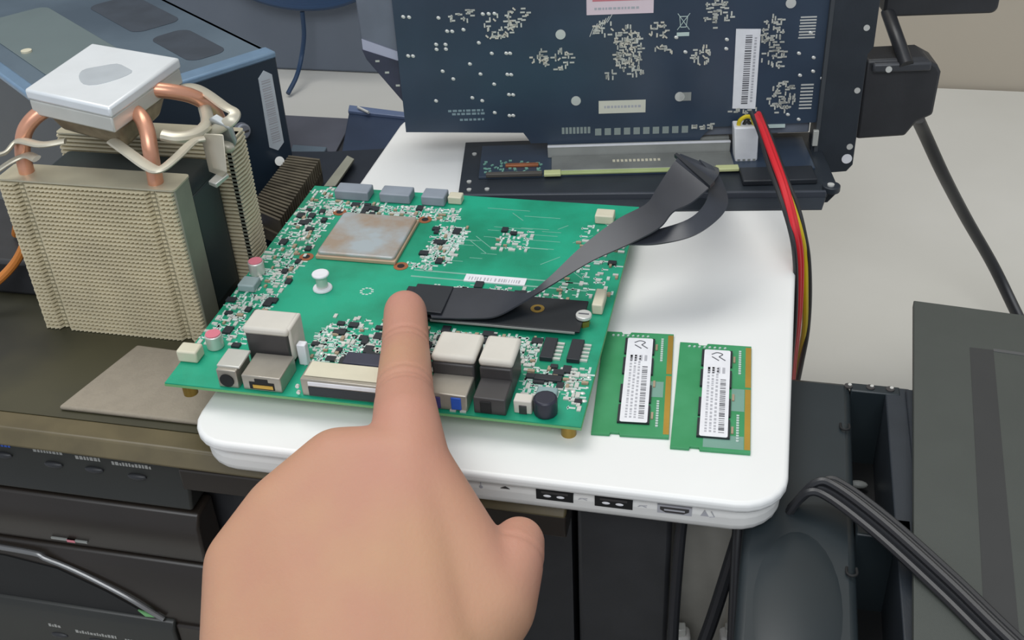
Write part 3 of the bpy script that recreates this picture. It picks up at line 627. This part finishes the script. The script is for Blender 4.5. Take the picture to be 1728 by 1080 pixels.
# ---------------------------------------------------------------- black electronics unit under cooler and laptop
un = thing('media_unit', (-50, 70, DZ), 0, 'wide black electronics unit with buttons on its front, under the cooler and laptop', 'electronics unit')
def U(mb, name, m, bevel=0, parent=None, seg=2): return mb.build(name, m, parent or un, bevel, True, seg)
U(MB().box(-330, 165, 2.8, 150, -30, -18), 'top_panel', olive)
U(MB().hexa([(-330, -11, -23), (166, -14, -25), (166, 1, -25), (-330, 1, -23)], [(-330, -6, -18), (166, -9, -18), (166, 3, -18), (-330, 3, -18)]), 'top_edge', olive_edge, 1)
U(MB().box(-326, 164, 8, 146, DZ, -30), 'body', black_plastic)
U(MB().box(4, 166, -13, 0, -36, -24.8), 'dark_lip', front_brown, .8)
U(MB().prism([(-7, -23), (-7, -40), (-9.5, -52), (4, -52), (4, -23)], -330, 3, 'x'), 'button_panel', front_grey, 1.2)
U(MB().prism([(-9, -54), (-12, -60), (-13, -78), (-10, -83), (4, -83), (4, -54)], -330, 5, 'x'), 'middle_panel', front_brown, 1.2)
U(MB().prism([(-9, -86), (-12, -92), (-12, -140), (4, -140), (4, -86)], -330, 7, 'x'), 'lower_panel', front_brown, 1.4)
mb = MB(); mb.tube([(-330, -12.6, -86.5), (-110, -13, -88), (-75, -13.4, -92), (-45, -14, -106), (-25, -14, -121)], 1.3, 10)
U(mb, 'curved_trim', mat('trim_gloss', (120, 120, 120), .22, .3))
U(MB().prism([(-330, -93), (-100, -94), (-74, -98), (-52, -109), (-34, -121), (-34, -124), (-330, -120)], -12.8, -11.5, 'y'), 'tray_opening', deep_black)
U(MB().prism([(-13.4, -122), (-16, -126), (-16, -160), (4, -160), (4, -122)], -330, -20, 'x'), 'control_strip', front_grey, 1.2)
U(MB().box(-20, 7, -14, 4, -160, -124), 'corner_piece', front_brown, 1.2)
bm_ = MB().ball((0, 0, 0), 3.0, (1.5, .5, .55), 14).mesh('button', black_plastic)
for x, z in ((-84, -34.5), (-60, -36.5), (-40.5, -36.5), (-20.5, -37.5)): inst('button', bm_, (x+50, -7.4-70, z-DZ), un)
for x, z in ((-84, -142), (-64, -142), (-50, -142), (-35, -142)): inst('button', bm_, (x+50, -16-70, z-DZ), un)
mk = mat('button_print', (150, 150, 146), .5)
def words_(x0, x1, z, y, m=mk, h=1.9):
    mb = MB(); x = x0
    while x < x1: l = random.uniform(.8, 1.6); mb.box(x, x+l, y-.1, y+.3, z, z+h*random.choice((1, 1, .75))); x += l+.45
    U(mb, 'printed_word', m)
random.seed(9)
words_(-92, -80, -29.8, -7.1, usb_blue, 2.6); words_(-68, -55, -30.4, -7.1); words_(-48, -36, -31.6, -7.1); words_(-31, -13, -32.4, -7.1)
words_(-88, -82, -136.4, -16.1); words_(-74, -52, -138, -16.1); words_(-48, -40, -139, -16.1)
U(MB().box(-70, -52, -13.6, -12.8, -77, -76), 'silver_badge', slot_grey)
U(MB().box(-62, -58, -13.8, -12.8, -77.4, -76), 'red_badge_dot', red_print)
U(MB().prism([(-37, -117), (-27, -120), (-34, -120.5)], -14.4, -13.6, 'y'), 'green_emblem', pcb_edge)
# taupe pad on top of the unit, below the cooler
pd = MB().prism([(-60, 7), (16, 7), (16, 52), (-48, 55)], -18, -15.6).build('mouse_pad', foam_taupe, None, 1.0)
tag(pd, 'taupe flat rubbery pad on the black unit between cooler and laptop corner', 'pad')

tag(MB().prism(rrect(-260, -112, 88, 148, 4), -18, 2).build('power_brick', black_plastic, None, 2), 'black brick on top of the black unit at the left edge, beside the tower cooler', 'power supply')
tag(MB().tube([(-150, 60, -14), (-128, 78, 0), (-116, 84, 14), (-114, 88, 26), (-122, 100, 30), (-140, 110, 4)], 2.2, 10).build('orange_wire', mat('wire_orange', (196, 120, 50), .4)), 'short orange wire looping at the left edge beside the tower cooler', 'wire')
# black box right of the unit, under the laptop
tag(MB().box(167, 205, 4, 150, DZ, -18).build('power_supply', black_plastic, None, 2), 'plain black box standing under the laptop, right of the black unit', 'box')

# ---------------------------------------------------------------- black case carrying the laptop's right side, far sheet
cs = thing('black_case_frame', (262, 20, DZ), 0, 'slate black plastic case frame with a long slot, supporting the right side of the laptop', 'computer case')
def K(mb, name, m, bevel=0, parent=None): return mb.build(name, m, parent or cs, bevel, True)
K(MB().box(232, 272, -170, 81, -62, -18.4), 'side_rail', case_slate, 3)
K(MB().box(272, 292, 75.5, 81, -62, -18.6), 'end_bar', case_slate, .6)
K(MB().box(272, 292, -9, 1.5, -62, -19), 'cross_bar', case_slate, .8)
K(MB().box(286, 296, -170, 81, -62, -19), 'inner_rail', black_metal, .6)
K(MB().box(272, 287, -170, 76, -62, -58), 'slot_floor', deep_black)
K(MB().box(294, 420, -170, 78, -62, -17), 'main_plate', black_metal, .6)
K(MB().box(236, 418, -168, 76, DZ, -61), 'lower_body', black_plastic)
K(MB().ball((252, -48, -22), 30, (.62, 1.5, .2), 28), 'raised_bulge', case_slate)
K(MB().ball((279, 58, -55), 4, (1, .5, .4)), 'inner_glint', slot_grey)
for x, y in ((269, 50), (270, -29)):
    K(MB().tube([(x-1.6, y+2, -18), (x-1.6, y-1.4, -17.4), (x, y-2.6, -17.2), (x+1.7, y-1.4, -17.4), (x+1.7, y+2, -18)], .5, 8, 4), 'clip_hook', deep_black)
for x, y in ((271, 78), (280, 78.5), (288, 78.5)):
    s_ = K(MB().cyl((x, y, -18.6), (x, y, -18.0), 1.7, n=14), 'hole_rim', port_dark)
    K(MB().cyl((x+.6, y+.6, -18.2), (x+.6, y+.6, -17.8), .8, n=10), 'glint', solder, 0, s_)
st = thing('metal_sheet', (350, 20, -17), 0, 'dark grey flat panel with a darker groove, lying on the black case frame', 'panel')
MB().prism([(281, -170), (440, -170), (440, 126), (300.5, 140.5)], -16.9, -13).build('panel', sheet_grey, st, .4, True)
MB().prism([(302, -170), (313, -170), (331, 106), (321.5, 106.5)], -13.1, -12.85).build('groove', sheet_groove, st, 0, True)
MB().prism([(331, 105), (331, 107), (440, 96), (440, 94)], -13.1, -12.8).build('fold_line', mat('sheet_line', (84, 85, 85), .5), st, 0, True)

# cable bundle crossing the case and the sheet
cb = thing('cable_bundle', (280, -15, -12), 0, 'bundle of thin black wires arching over the black case and grey sheet at bottom right', 'cables')
for k, (dx, dy, dz) in enumerate(((0, 0, 0), (2.6, 2.4, .4), (-2.2, -2.6, 0), (.6, .2, 2.8), (3.8, 4.6, 0))):
    MB().tube([(246.5, -2+dy*.4, -25), (249.5+dx*.2, -1+dy*.5, -17+dz*.3), (256+dx, 1+dy, -8.6+dz), (263+dx, -1+dy, -7.6+dz), (279+dx, -15+dy, -9+dz), (299+dx, -37+dy, -11+dz), (314+dx, -57+dy, -11.2+dz), (338+dx, -88+dy, -11.2+dz)], 1.6, 8).build('wire', wire_black, cb, 0, True)

# loose cables in the gap below the laptop corner
lc = [([(210, 10, -20), (208.6, 0, -45), (209, -14, -95), (214, -24, -125), (226, -30, -150), (240, -40, DZ+3)], 2.3, 'thin black cable hanging down beside the plain black box under the laptop'),
      ([(236, 12, -19.5), (231, 4, -40), (222, -8, -85), (212, -16, -120), (204, -30, -150), (196, -44, DZ+3)], 2.8, 'black cable slanting down left in the gap below the laptop corner')]
for pts, r_, lab in lc: tag(MB().tube(pts, r_, 10).build('loose_cable', wire_black), lab, 'cable')
bc = thing('braided_cable', (234, -28, -90), 0, 'black braided sleeve cable hanging straight down under the laptop corner', 'cable')
MB().tube([(230.5, 6, -20), (231, -6, -38), (232, -16, -60), (233.5, -27, -100), (235, -40, -150), (237, -60, DZ+3)], 2.6, 12).build('core', wire_black, bc, 0, True)
mb = MB()
for k in range(26):
    t = k/26; c = V((232.4+2.2*t, -20-22*t, -72-82*t)); mb.tube([c+V((-2.4, -1.6, -1)), c+V((0, -2.9, 0)), c+V((2.4, -1.6, 1.2))], .35, 6, 4)
MB.build(mb, 'braid', wire_grey, bc, 0, True)
sc2 = tag(MB().hexa([(208, 38, DZ), (228, 38, DZ), (228, 42, DZ), (208, 42, DZ)], [(206, 20, -30), (229, 20, -30), (229, 24, -30), (206, 24, -30)]).build('leaning_card', mat('card_grey', (176, 173, 164), .7, noise=.1)), 'grey card leaning in the gap beneath the laptop corner, behind the loose cables', 'card')
for (x, y, _), lab in (((208.6, 20.0, -118.0), 'whitish upright connector in the cable gap, beside the plain black box'), ((232.4, 24.3, -122.0), 'whitish upright connector in the cable gap, next to the braided cable')):
    t = thing('cable_plug', (x, y, DZ), .2, lab, 'plug'); MB().prism(rrect(-5.5, 5.5, -4, 4, 2), 0, 50).build('body', mat('plug_grey', (214, 212, 208), .5), t, 1.2); MB().box(-3.4, 3.4, -2.4, 2.4, 50, 54).build('tip', solder, t, .5)

# ---------------------------------------------------------------- open steel case behind the cooler
CA = math.radians(53.14)
oc = thing('open_computer_case', (-152.2, 187.7, DZ), CA, 'open blue-grey steel computer case standing behind the cooler, white barcode label on its side', 'computer case')
H = 30-DZ
def O(mb, name, m, bevel=0, parent=None): return mb.build(name, m, parent or oc, bevel)
O(MB().box(0, 136, 0, 4, 0, H), 'side_wall', case_side, 1)
O(MB().box(132, 136, 4, 420, 0, H), 'far_wall', case_side, 1)
O(MB().box(0, 4, 4, 420, 0, H), 'near_wall', case_side, 1)
O(MB().box(4, 132, 4, 420, 0, H-60), 'inner_floor', case_blue)
O(MB().box(-.5, 136.5, -.6, 12, H-3, H+1.5), 'front_rim', case_rim, 1.4)
O(MB().box(-.5, 8, 12, 420, H-3, H+1.5), 'side_rim', case_rim, 1.4)
tp = O(MB().prism([(8, 12), (136, 12), (136, 420), (8, 420)], H-3, H), 'top_plate', case_blue, .8)
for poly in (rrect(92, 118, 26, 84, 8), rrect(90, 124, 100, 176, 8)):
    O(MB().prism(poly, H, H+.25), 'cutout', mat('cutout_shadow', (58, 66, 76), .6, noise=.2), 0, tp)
O(MB().prism(rrect(20, 70, 40, 200, 8), H, H+.8), 'inner_plate', mat('case_green_grey', (122, 136, 136), .4, .3, noise=.1, nscale=10), .6, tp)
for x, y in ((26, 120), (14, 175)): O(MB().cyl((x, y, H), (x, y, H+2), 3.4, n=14), 'rivet', cream, 0, tp)
lb = O(MB().prism([(121.5, H-12), (126, H-8), (131, H-12), (131, H-58), (126, H-62), (120.5, H-58)], -.5, 0, 'y'), 'barcode_label', mat('label_blue_white', (198, 206, 212), .5, noise=.08))
mb = MB(); z = H-56
while z < H-14: h_ = random.uniform(.4, 1); mb.box(123, 129, -.6, -.5, z, z+h_); z += h_+random.uniform(.5, 1.2)
O(mb, 'barcode', ink_pale, 0, lb)
ts = O(MB().cyl((103, -5, H-40), (103, 0, H-40), 5.2, n=20), 'thumb_screw', mat('screw_grey', (150, 154, 164), .4, .4), 1)
O(MB().box(99.5, 106.5, -5.3, -4.8, H-40.6, H-39.4), 'screw_slot', port_dark, 0, ts)

# ---------------------------------------------------------------- bits between case and laptop
hb = thing('expansion_board', (-40, 262, -46), 0, 'dark expansion board with a ribbed metal heat sink, lying between the steel case and laptop', 'circuit board')
def E_(mb, name, m, bevel=0, parent=None): return mb.build(name, m, parent or hb, bevel, True)
E_(MB().prism([(-63.1, 216.1, -45.0)[:2], (-43.9, 251.9, -45.0)[:2], (12, 215), (12, 330), (-51.1, 314.3, -45.0)[:2], (-83.1, 310.3, -45.0)[:2]], -46, -44), 'board', mat('board_black', (34, 40, 50), .4, noise=.25, nscale=30))
a_, b_, c_, e_ = V((-63.0, 274.8, -28.0)), V((-41.3, 272.5, -28.0)), V((-36.5, 193.3, -28.0)), V((-60.7, 205.9, -28.0))
mb = MB()
for k in range(22):
    t = k/22; p0 = a_.lerp(e_, t); p1 = b_.lerp(c_, t); q0 = a_.lerp(e_, t+.024); q1 = b_.lerp(c_, t+.024); dz = V((0, 0, -14))
    mb.hexa([p0+dz, p1+dz, q1+dz, q0+dz], [p0, p1, q1, q0])
E_(mb, 'ribbed_heat_sink', rib_brown)
E_(MB().prism([tuple(x[:2]) for x in (a_, b_, c_, e_)], -44, -37), 'sink_base', rib_brown)
E_(MB().hexa([(-36.5, 260.4, -42.0), (-29.1, 261.4, -42.0), (-29.6, 298.8, -42.0), (-36.0, 303.1, -42.0)], [(-34.3, 256.2, -38.0), (-27.0, 257.2, -38.0), (-27.6, 294.4, -38.0), (-33.9, 298.7, -38.0)]), 'pale_strip', mat('strip_olive', (146, 146, 132), .5, noise=.1), .4)
E_(MB().cyl((-80.6, 296.4, -44.0), (-73.1, 281.3, -36.0), 3), 'screw_post', solder)
E_(MB().box(-66, -58, 195, 203, -44, -38), 'blue_plug', usb_blue, .6)
E_(MB().box(-4, 8, 236, 246, -44, -38), 'blue_plug', usb_blue, .6)
lp = thing('drive_cage', (-60, 330, -60), 0, 'grey-lilac metal tray behind the ribbed board, beside the steel case', 'tray')
MB().prism([(-100.1, 335.1, -60.0)[:2], (-60.7, 334.6, -60.0)[:2], (-67.8, 399.4, -60.0)[:2], (-121.7, 399.4, -60.0)[:2]], -62, -60).build('tray', grey_lilac, lp, .4, True)
MB().prism([(-91.3, 335.8, -58.0)[:2], (-66.8, 334.3, -58.0)[:2], (-68.1, 346.1, -58.0)[:2], (-93.8, 346.7, -58.0)[:2]], -60, -57).build('ridge', case_blue, lp, .6, True)
MB().box(-110, -40, 330, 400, DZ, -62).build('cage_body', black_plastic, lp, 1, True)
nv = thing('navy_pouch', (-12, 330, -50), 0, 'navy blue glossy antistatic pouch beside the far left corner of the laptop', 'pouch')
MB().prism([(-37.4, 266.0, -50.0)[:2], (-48.1, 321.3, -50.0)[:2], (-68.0, 395.8, -50.0)[:2], (-16.2, 387.5, -50.0)[:2], (12, 300), (12, 216)], -54, -50).build('sheet', navy, nv, 1, True)
MB().prism([(-68.0, 395.8, -50.0)[:2], (-16.2, 387.5, -50.0)[:2], (-13.9, 379.8, -50.0)[:2], (-65.4, 385.8, -50.0)[:2]], -50.2, -47.5).build('folded_edge', mat('navy_edge', (96, 110, 140), .35), nv, .6, True)
MB().tube([(-58.7, 388.9, -46.0), (-48.0, 381.0, -46.0)], 1, 8, 0).build('silver_pin', solder, nv, 0, True)
tag(MB().box(-34, 8, 210, 400, DZ, -62).build('stacked_box', black_plastic, None, 1), 'black box on the desk holding up the navy pouch and the ribbed board', 'box')

# coil of cable hanging on the partition, dropping to the desk
cc = thing('coiled_cable', (-215, 670, -60), 0, 'blue-black coiled cable in front of the grey partition, its end dropping to the desk', 'cable')
COX, _, COZ = (-234.8, 716.0, -92.1)
for k in range(5):
    r_ = 62+k*3.4
    MB().tube([(COX+r_*math.cos(t)*1.15, 722-k*1.5, COZ+46+(r_*.62)*math.sin(t)) for t in (j*math.pi/12 for j in range(25))], 3.2, 8, 2).build('loop', cable_coil, cc, 0, True)
MB().tube([(-236.9, 716.0, -97.1), (-239.0, 716.0, -121.8), (-243.6, 710.0, -144.9), (-242.7, 690.0, -155.9), (-246.0, 671.4, -166.0)], 2.4, 8).build('hanging_end', cable_coil, cc, 0, True)

# ---------------------------------------------------------------- the hand
hand = MB()
def hull(*sp):
    bm = bmesh.new()
    for c, r_ in sp: bmesh.ops.create_uvsphere(bm, u_segments=20, v_segments=14, radius=r_, matrix=Matrix.Translation(c))
    res = bmesh.ops.convex_hull(bm, input=bm.verts)
    dead = list({e for e in res['geom_interior']+res['geom_unused'] if isinstance(e, bmesh.types.BMVert) and e.is_valid})
    if dead: bmesh.ops.delete(bm, geom=dead, context='VERTS')
    hf = set(f for f in bm.faces)
    me = bpy.data.meshes.new('tmp'); bm.to_mesh(me); bm.free(); hand.bm.from_mesh(me); bpy.data.meshes.remove(me)
HJ = {'tip': ((89.5, 44.2, 24.2), 9.0), 'dip': ((97.3, 19.2, 25.0), 9.6), 'pip': ((108.0, -15.4, 28.9), 11.0), 'ib': ((114.1, -32.6, 30.7), 12.2), 'im': ((119.3, -49.6, 26.0), 15), 'mm': ((96.6, -54.7, 27.1), 14), 'rm': ((82.2, -71.5, 19.2), 14), 'pm': ((72.8, -86.4, 8.6), 14), 'w1': ((92.0, -131.8, -19.9), 20), 'w2': ((122.4, -128.8, -16.0), 24), 'w3': ((144.4, -120.5, -15.9), 22), 'palm': ((106.4, -66.6, -7.4), 16), 'palm2': ((98.5, -85.1, -18.2), 18), 'mp': ((91.4, -32.9, -0.4), 9.5), 'mt': ((96.6, -41.1, -17.3), 9), 'mt2': ((105.6, -55.3, -19.5), 8.5), 'rp': ((77.0, -47.3, -8.4), 9.2), 'rt': ((81.1, -52.3, -24.1), 8.8), 'rt2': ((91.2, -67.5, -24.4), 8.2), 'pp': ((68.9, -67.6, -16.4), 8.2), 'pt': ((73.6, -71.1, -30.1), 7.8), 'pt2': ((82.3, -82.2, -31.2), 7.2), 'thtip': ((158.2, -55.5, 3.6), 9.0), 'thip': ((158.3, -64.8, 4.6), 10.6), 'thm': ((153.5, -80.0, -1.0), 15.5), 'thb': ((134.7, -101.8, -10.7), 22), 'web': ((134.3, -56.2, 4.3), 8), 'f1': ((111.1, -159.5, -118.9), 26), 'f2': ((134.9, -155.2, -117.9), 27), 'pulp': ((90.5, 43.0, 18.2), 8.4)}
J = {k: (V(c), r_) for k, (c, r_) in HJ.items()}
for grp in [('tip', 'dip'), ('dip', 'pip'), ('pip', 'ib'), ('ib', 'im'), ('im', 'mm', 'w2', 'palm'), ('mm', 'rm', 'w2', 'palm'), ('rm', 'pm', 'w1', 'palm2'), ('rm', 'w1', 'w2', 'palm2'), ('im', 'w2', 'w3', 'palm'), ('mm', 'mp'), ('mp', 'mt'), ('mt', 'mt2'), ('rm', 'rp'), ('rp', 'rt'), ('rt', 'rt2'), ('pm', 'pp'), ('pp', 'pt'), ('pt', 'pt2'), ('thtip', 'thip'), ('thip', 'thm'), ('thm', 'thb'), ('thb', 'w3'), ('im', 'web', 'thm'), ('im', 'web', 'thm', 'thb'), ('im', 'thb', 'w3', 'palm'), ('w1', 'w2', 'w3', 'f1', 'f2'), ('tip', 'pulp'), ('pulp', 'dip')]: hull(*[J[k] for k in grp])
me = bpy.data.meshes.new('hand_raw'); hand.bm.to_mesh(me); hand.bm.free()
ho = bpy.data.objects.new('hand_raw', me); COL.objects.link(ho)
rm_ = ho.modifiers.new('r', 'REMESH'); rm_.mode = 'VOXEL'; rm_.voxel_size = 1.15; rm_.adaptivity = 0
sm = ho.modifiers.new('s', 'SMOOTH'); sm.factor = .5; sm.iterations = 26
dg = bpy.context.evaluated_depsgraph_get(); hm = bpy.data.meshes.new_from_object(ho.evaluated_get(dg))
bpy.data.objects.remove(ho); bpy.data.meshes.remove(me)
# knuckle creases: shallow grooves around the joints of the pointing finger and thumb
camdir = V((228.096, -320.299, 283.121))
def crease(a, b, at, depth, wd, rad):
    A, B_ = J[a][0], J[b][0]; ax = (B_-A).normalized(); c = A.lerp(B_, at)
    for v in hm.vertices:
        dlt = v.co-c; t = dlt.dot(ax)
        if abs(t) < 3*wd:
            rd = dlt-ax*t
            if rd.length < rad: v.co -= rd.normalized()*depth*math.exp(-(t/wd)**2)
crease('tip', 'dip', .95, .55, 1.0, 13); crease('dip', 'pip', .12, .4, .9, 14)
crease('pip', 'ib', .0, .5, 1.2, 14); crease('pip', 'ib', .16, .45, 1.0, 14); crease('dip', 'pip', .85, .4, 1.0, 14)
crease('thtip', 'thip', .9, .4, 1.2, 15)
hm.transform(Matrix.Scale(S, 4))
for p_ in hm.polygons: p_.use_smooth = True
skin = mat('skin', (190, 147, 116), .55, nscale=26, col2=(187, 139, 114), bump=.12, bscale=700, sss=.12, spec=.35)
nt = skin.node_tree; bs = nt.nodes['Principled BSDF']; src = bs.inputs['Base Color'].links[0].from_socket
gx = nt.nodes.new('ShaderNodeTexCoord'); mixer = nt.nodes.new('ShaderNodeMix'); mixer.data_type = 'RGBA'; mixer.inputs[7].default_value = lin((192, 134, 122))
vd = nt.nodes.new('ShaderNodeAttribute'); vd.attribute_name = 'redness'
nt.links.new(vd.outputs['Fac'], mixer.inputs[0]); nt.links.new(src, mixer.inputs[6]); nt.links.new(mixer.outputs[2], bs.inputs['Base Color'])
MOLE = (103.3, -44.3, 39.2)
at = hm.attributes.new('redness', 'FLOAT', 'POINT')
SP = [(J['tip'][0], 16, .9), (J['dip'][0], 14, .5), (J['pip'][0], 15, .55), (J['im'][0], 22, .5), (J['ib'][0], 16, .5), (J['thip'][0], 20, .6), (J['mm'][0], 12, .3), (J['rm'][0], 12, .2), (V(MOLE), 1.5, 1.)]
for v in hm.vertices:
    c = v.co/S; at.data[v.index].value = min(1, sum(k*math.exp(-((c-q).length/r_)**2) for q, r_, k in SP))
hm.materials.clear(); hm.materials.append(skin)
hd = thing('hand', J['im'][0], 0, 'bare left hand pointing, index fingertip touching the green mainboard', 'hand')
hob = bpy.data.objects.new('hand_skin', hm); COL.objects.link(hob); hob.parent = hd; hob.location = -J['im'][0]*S
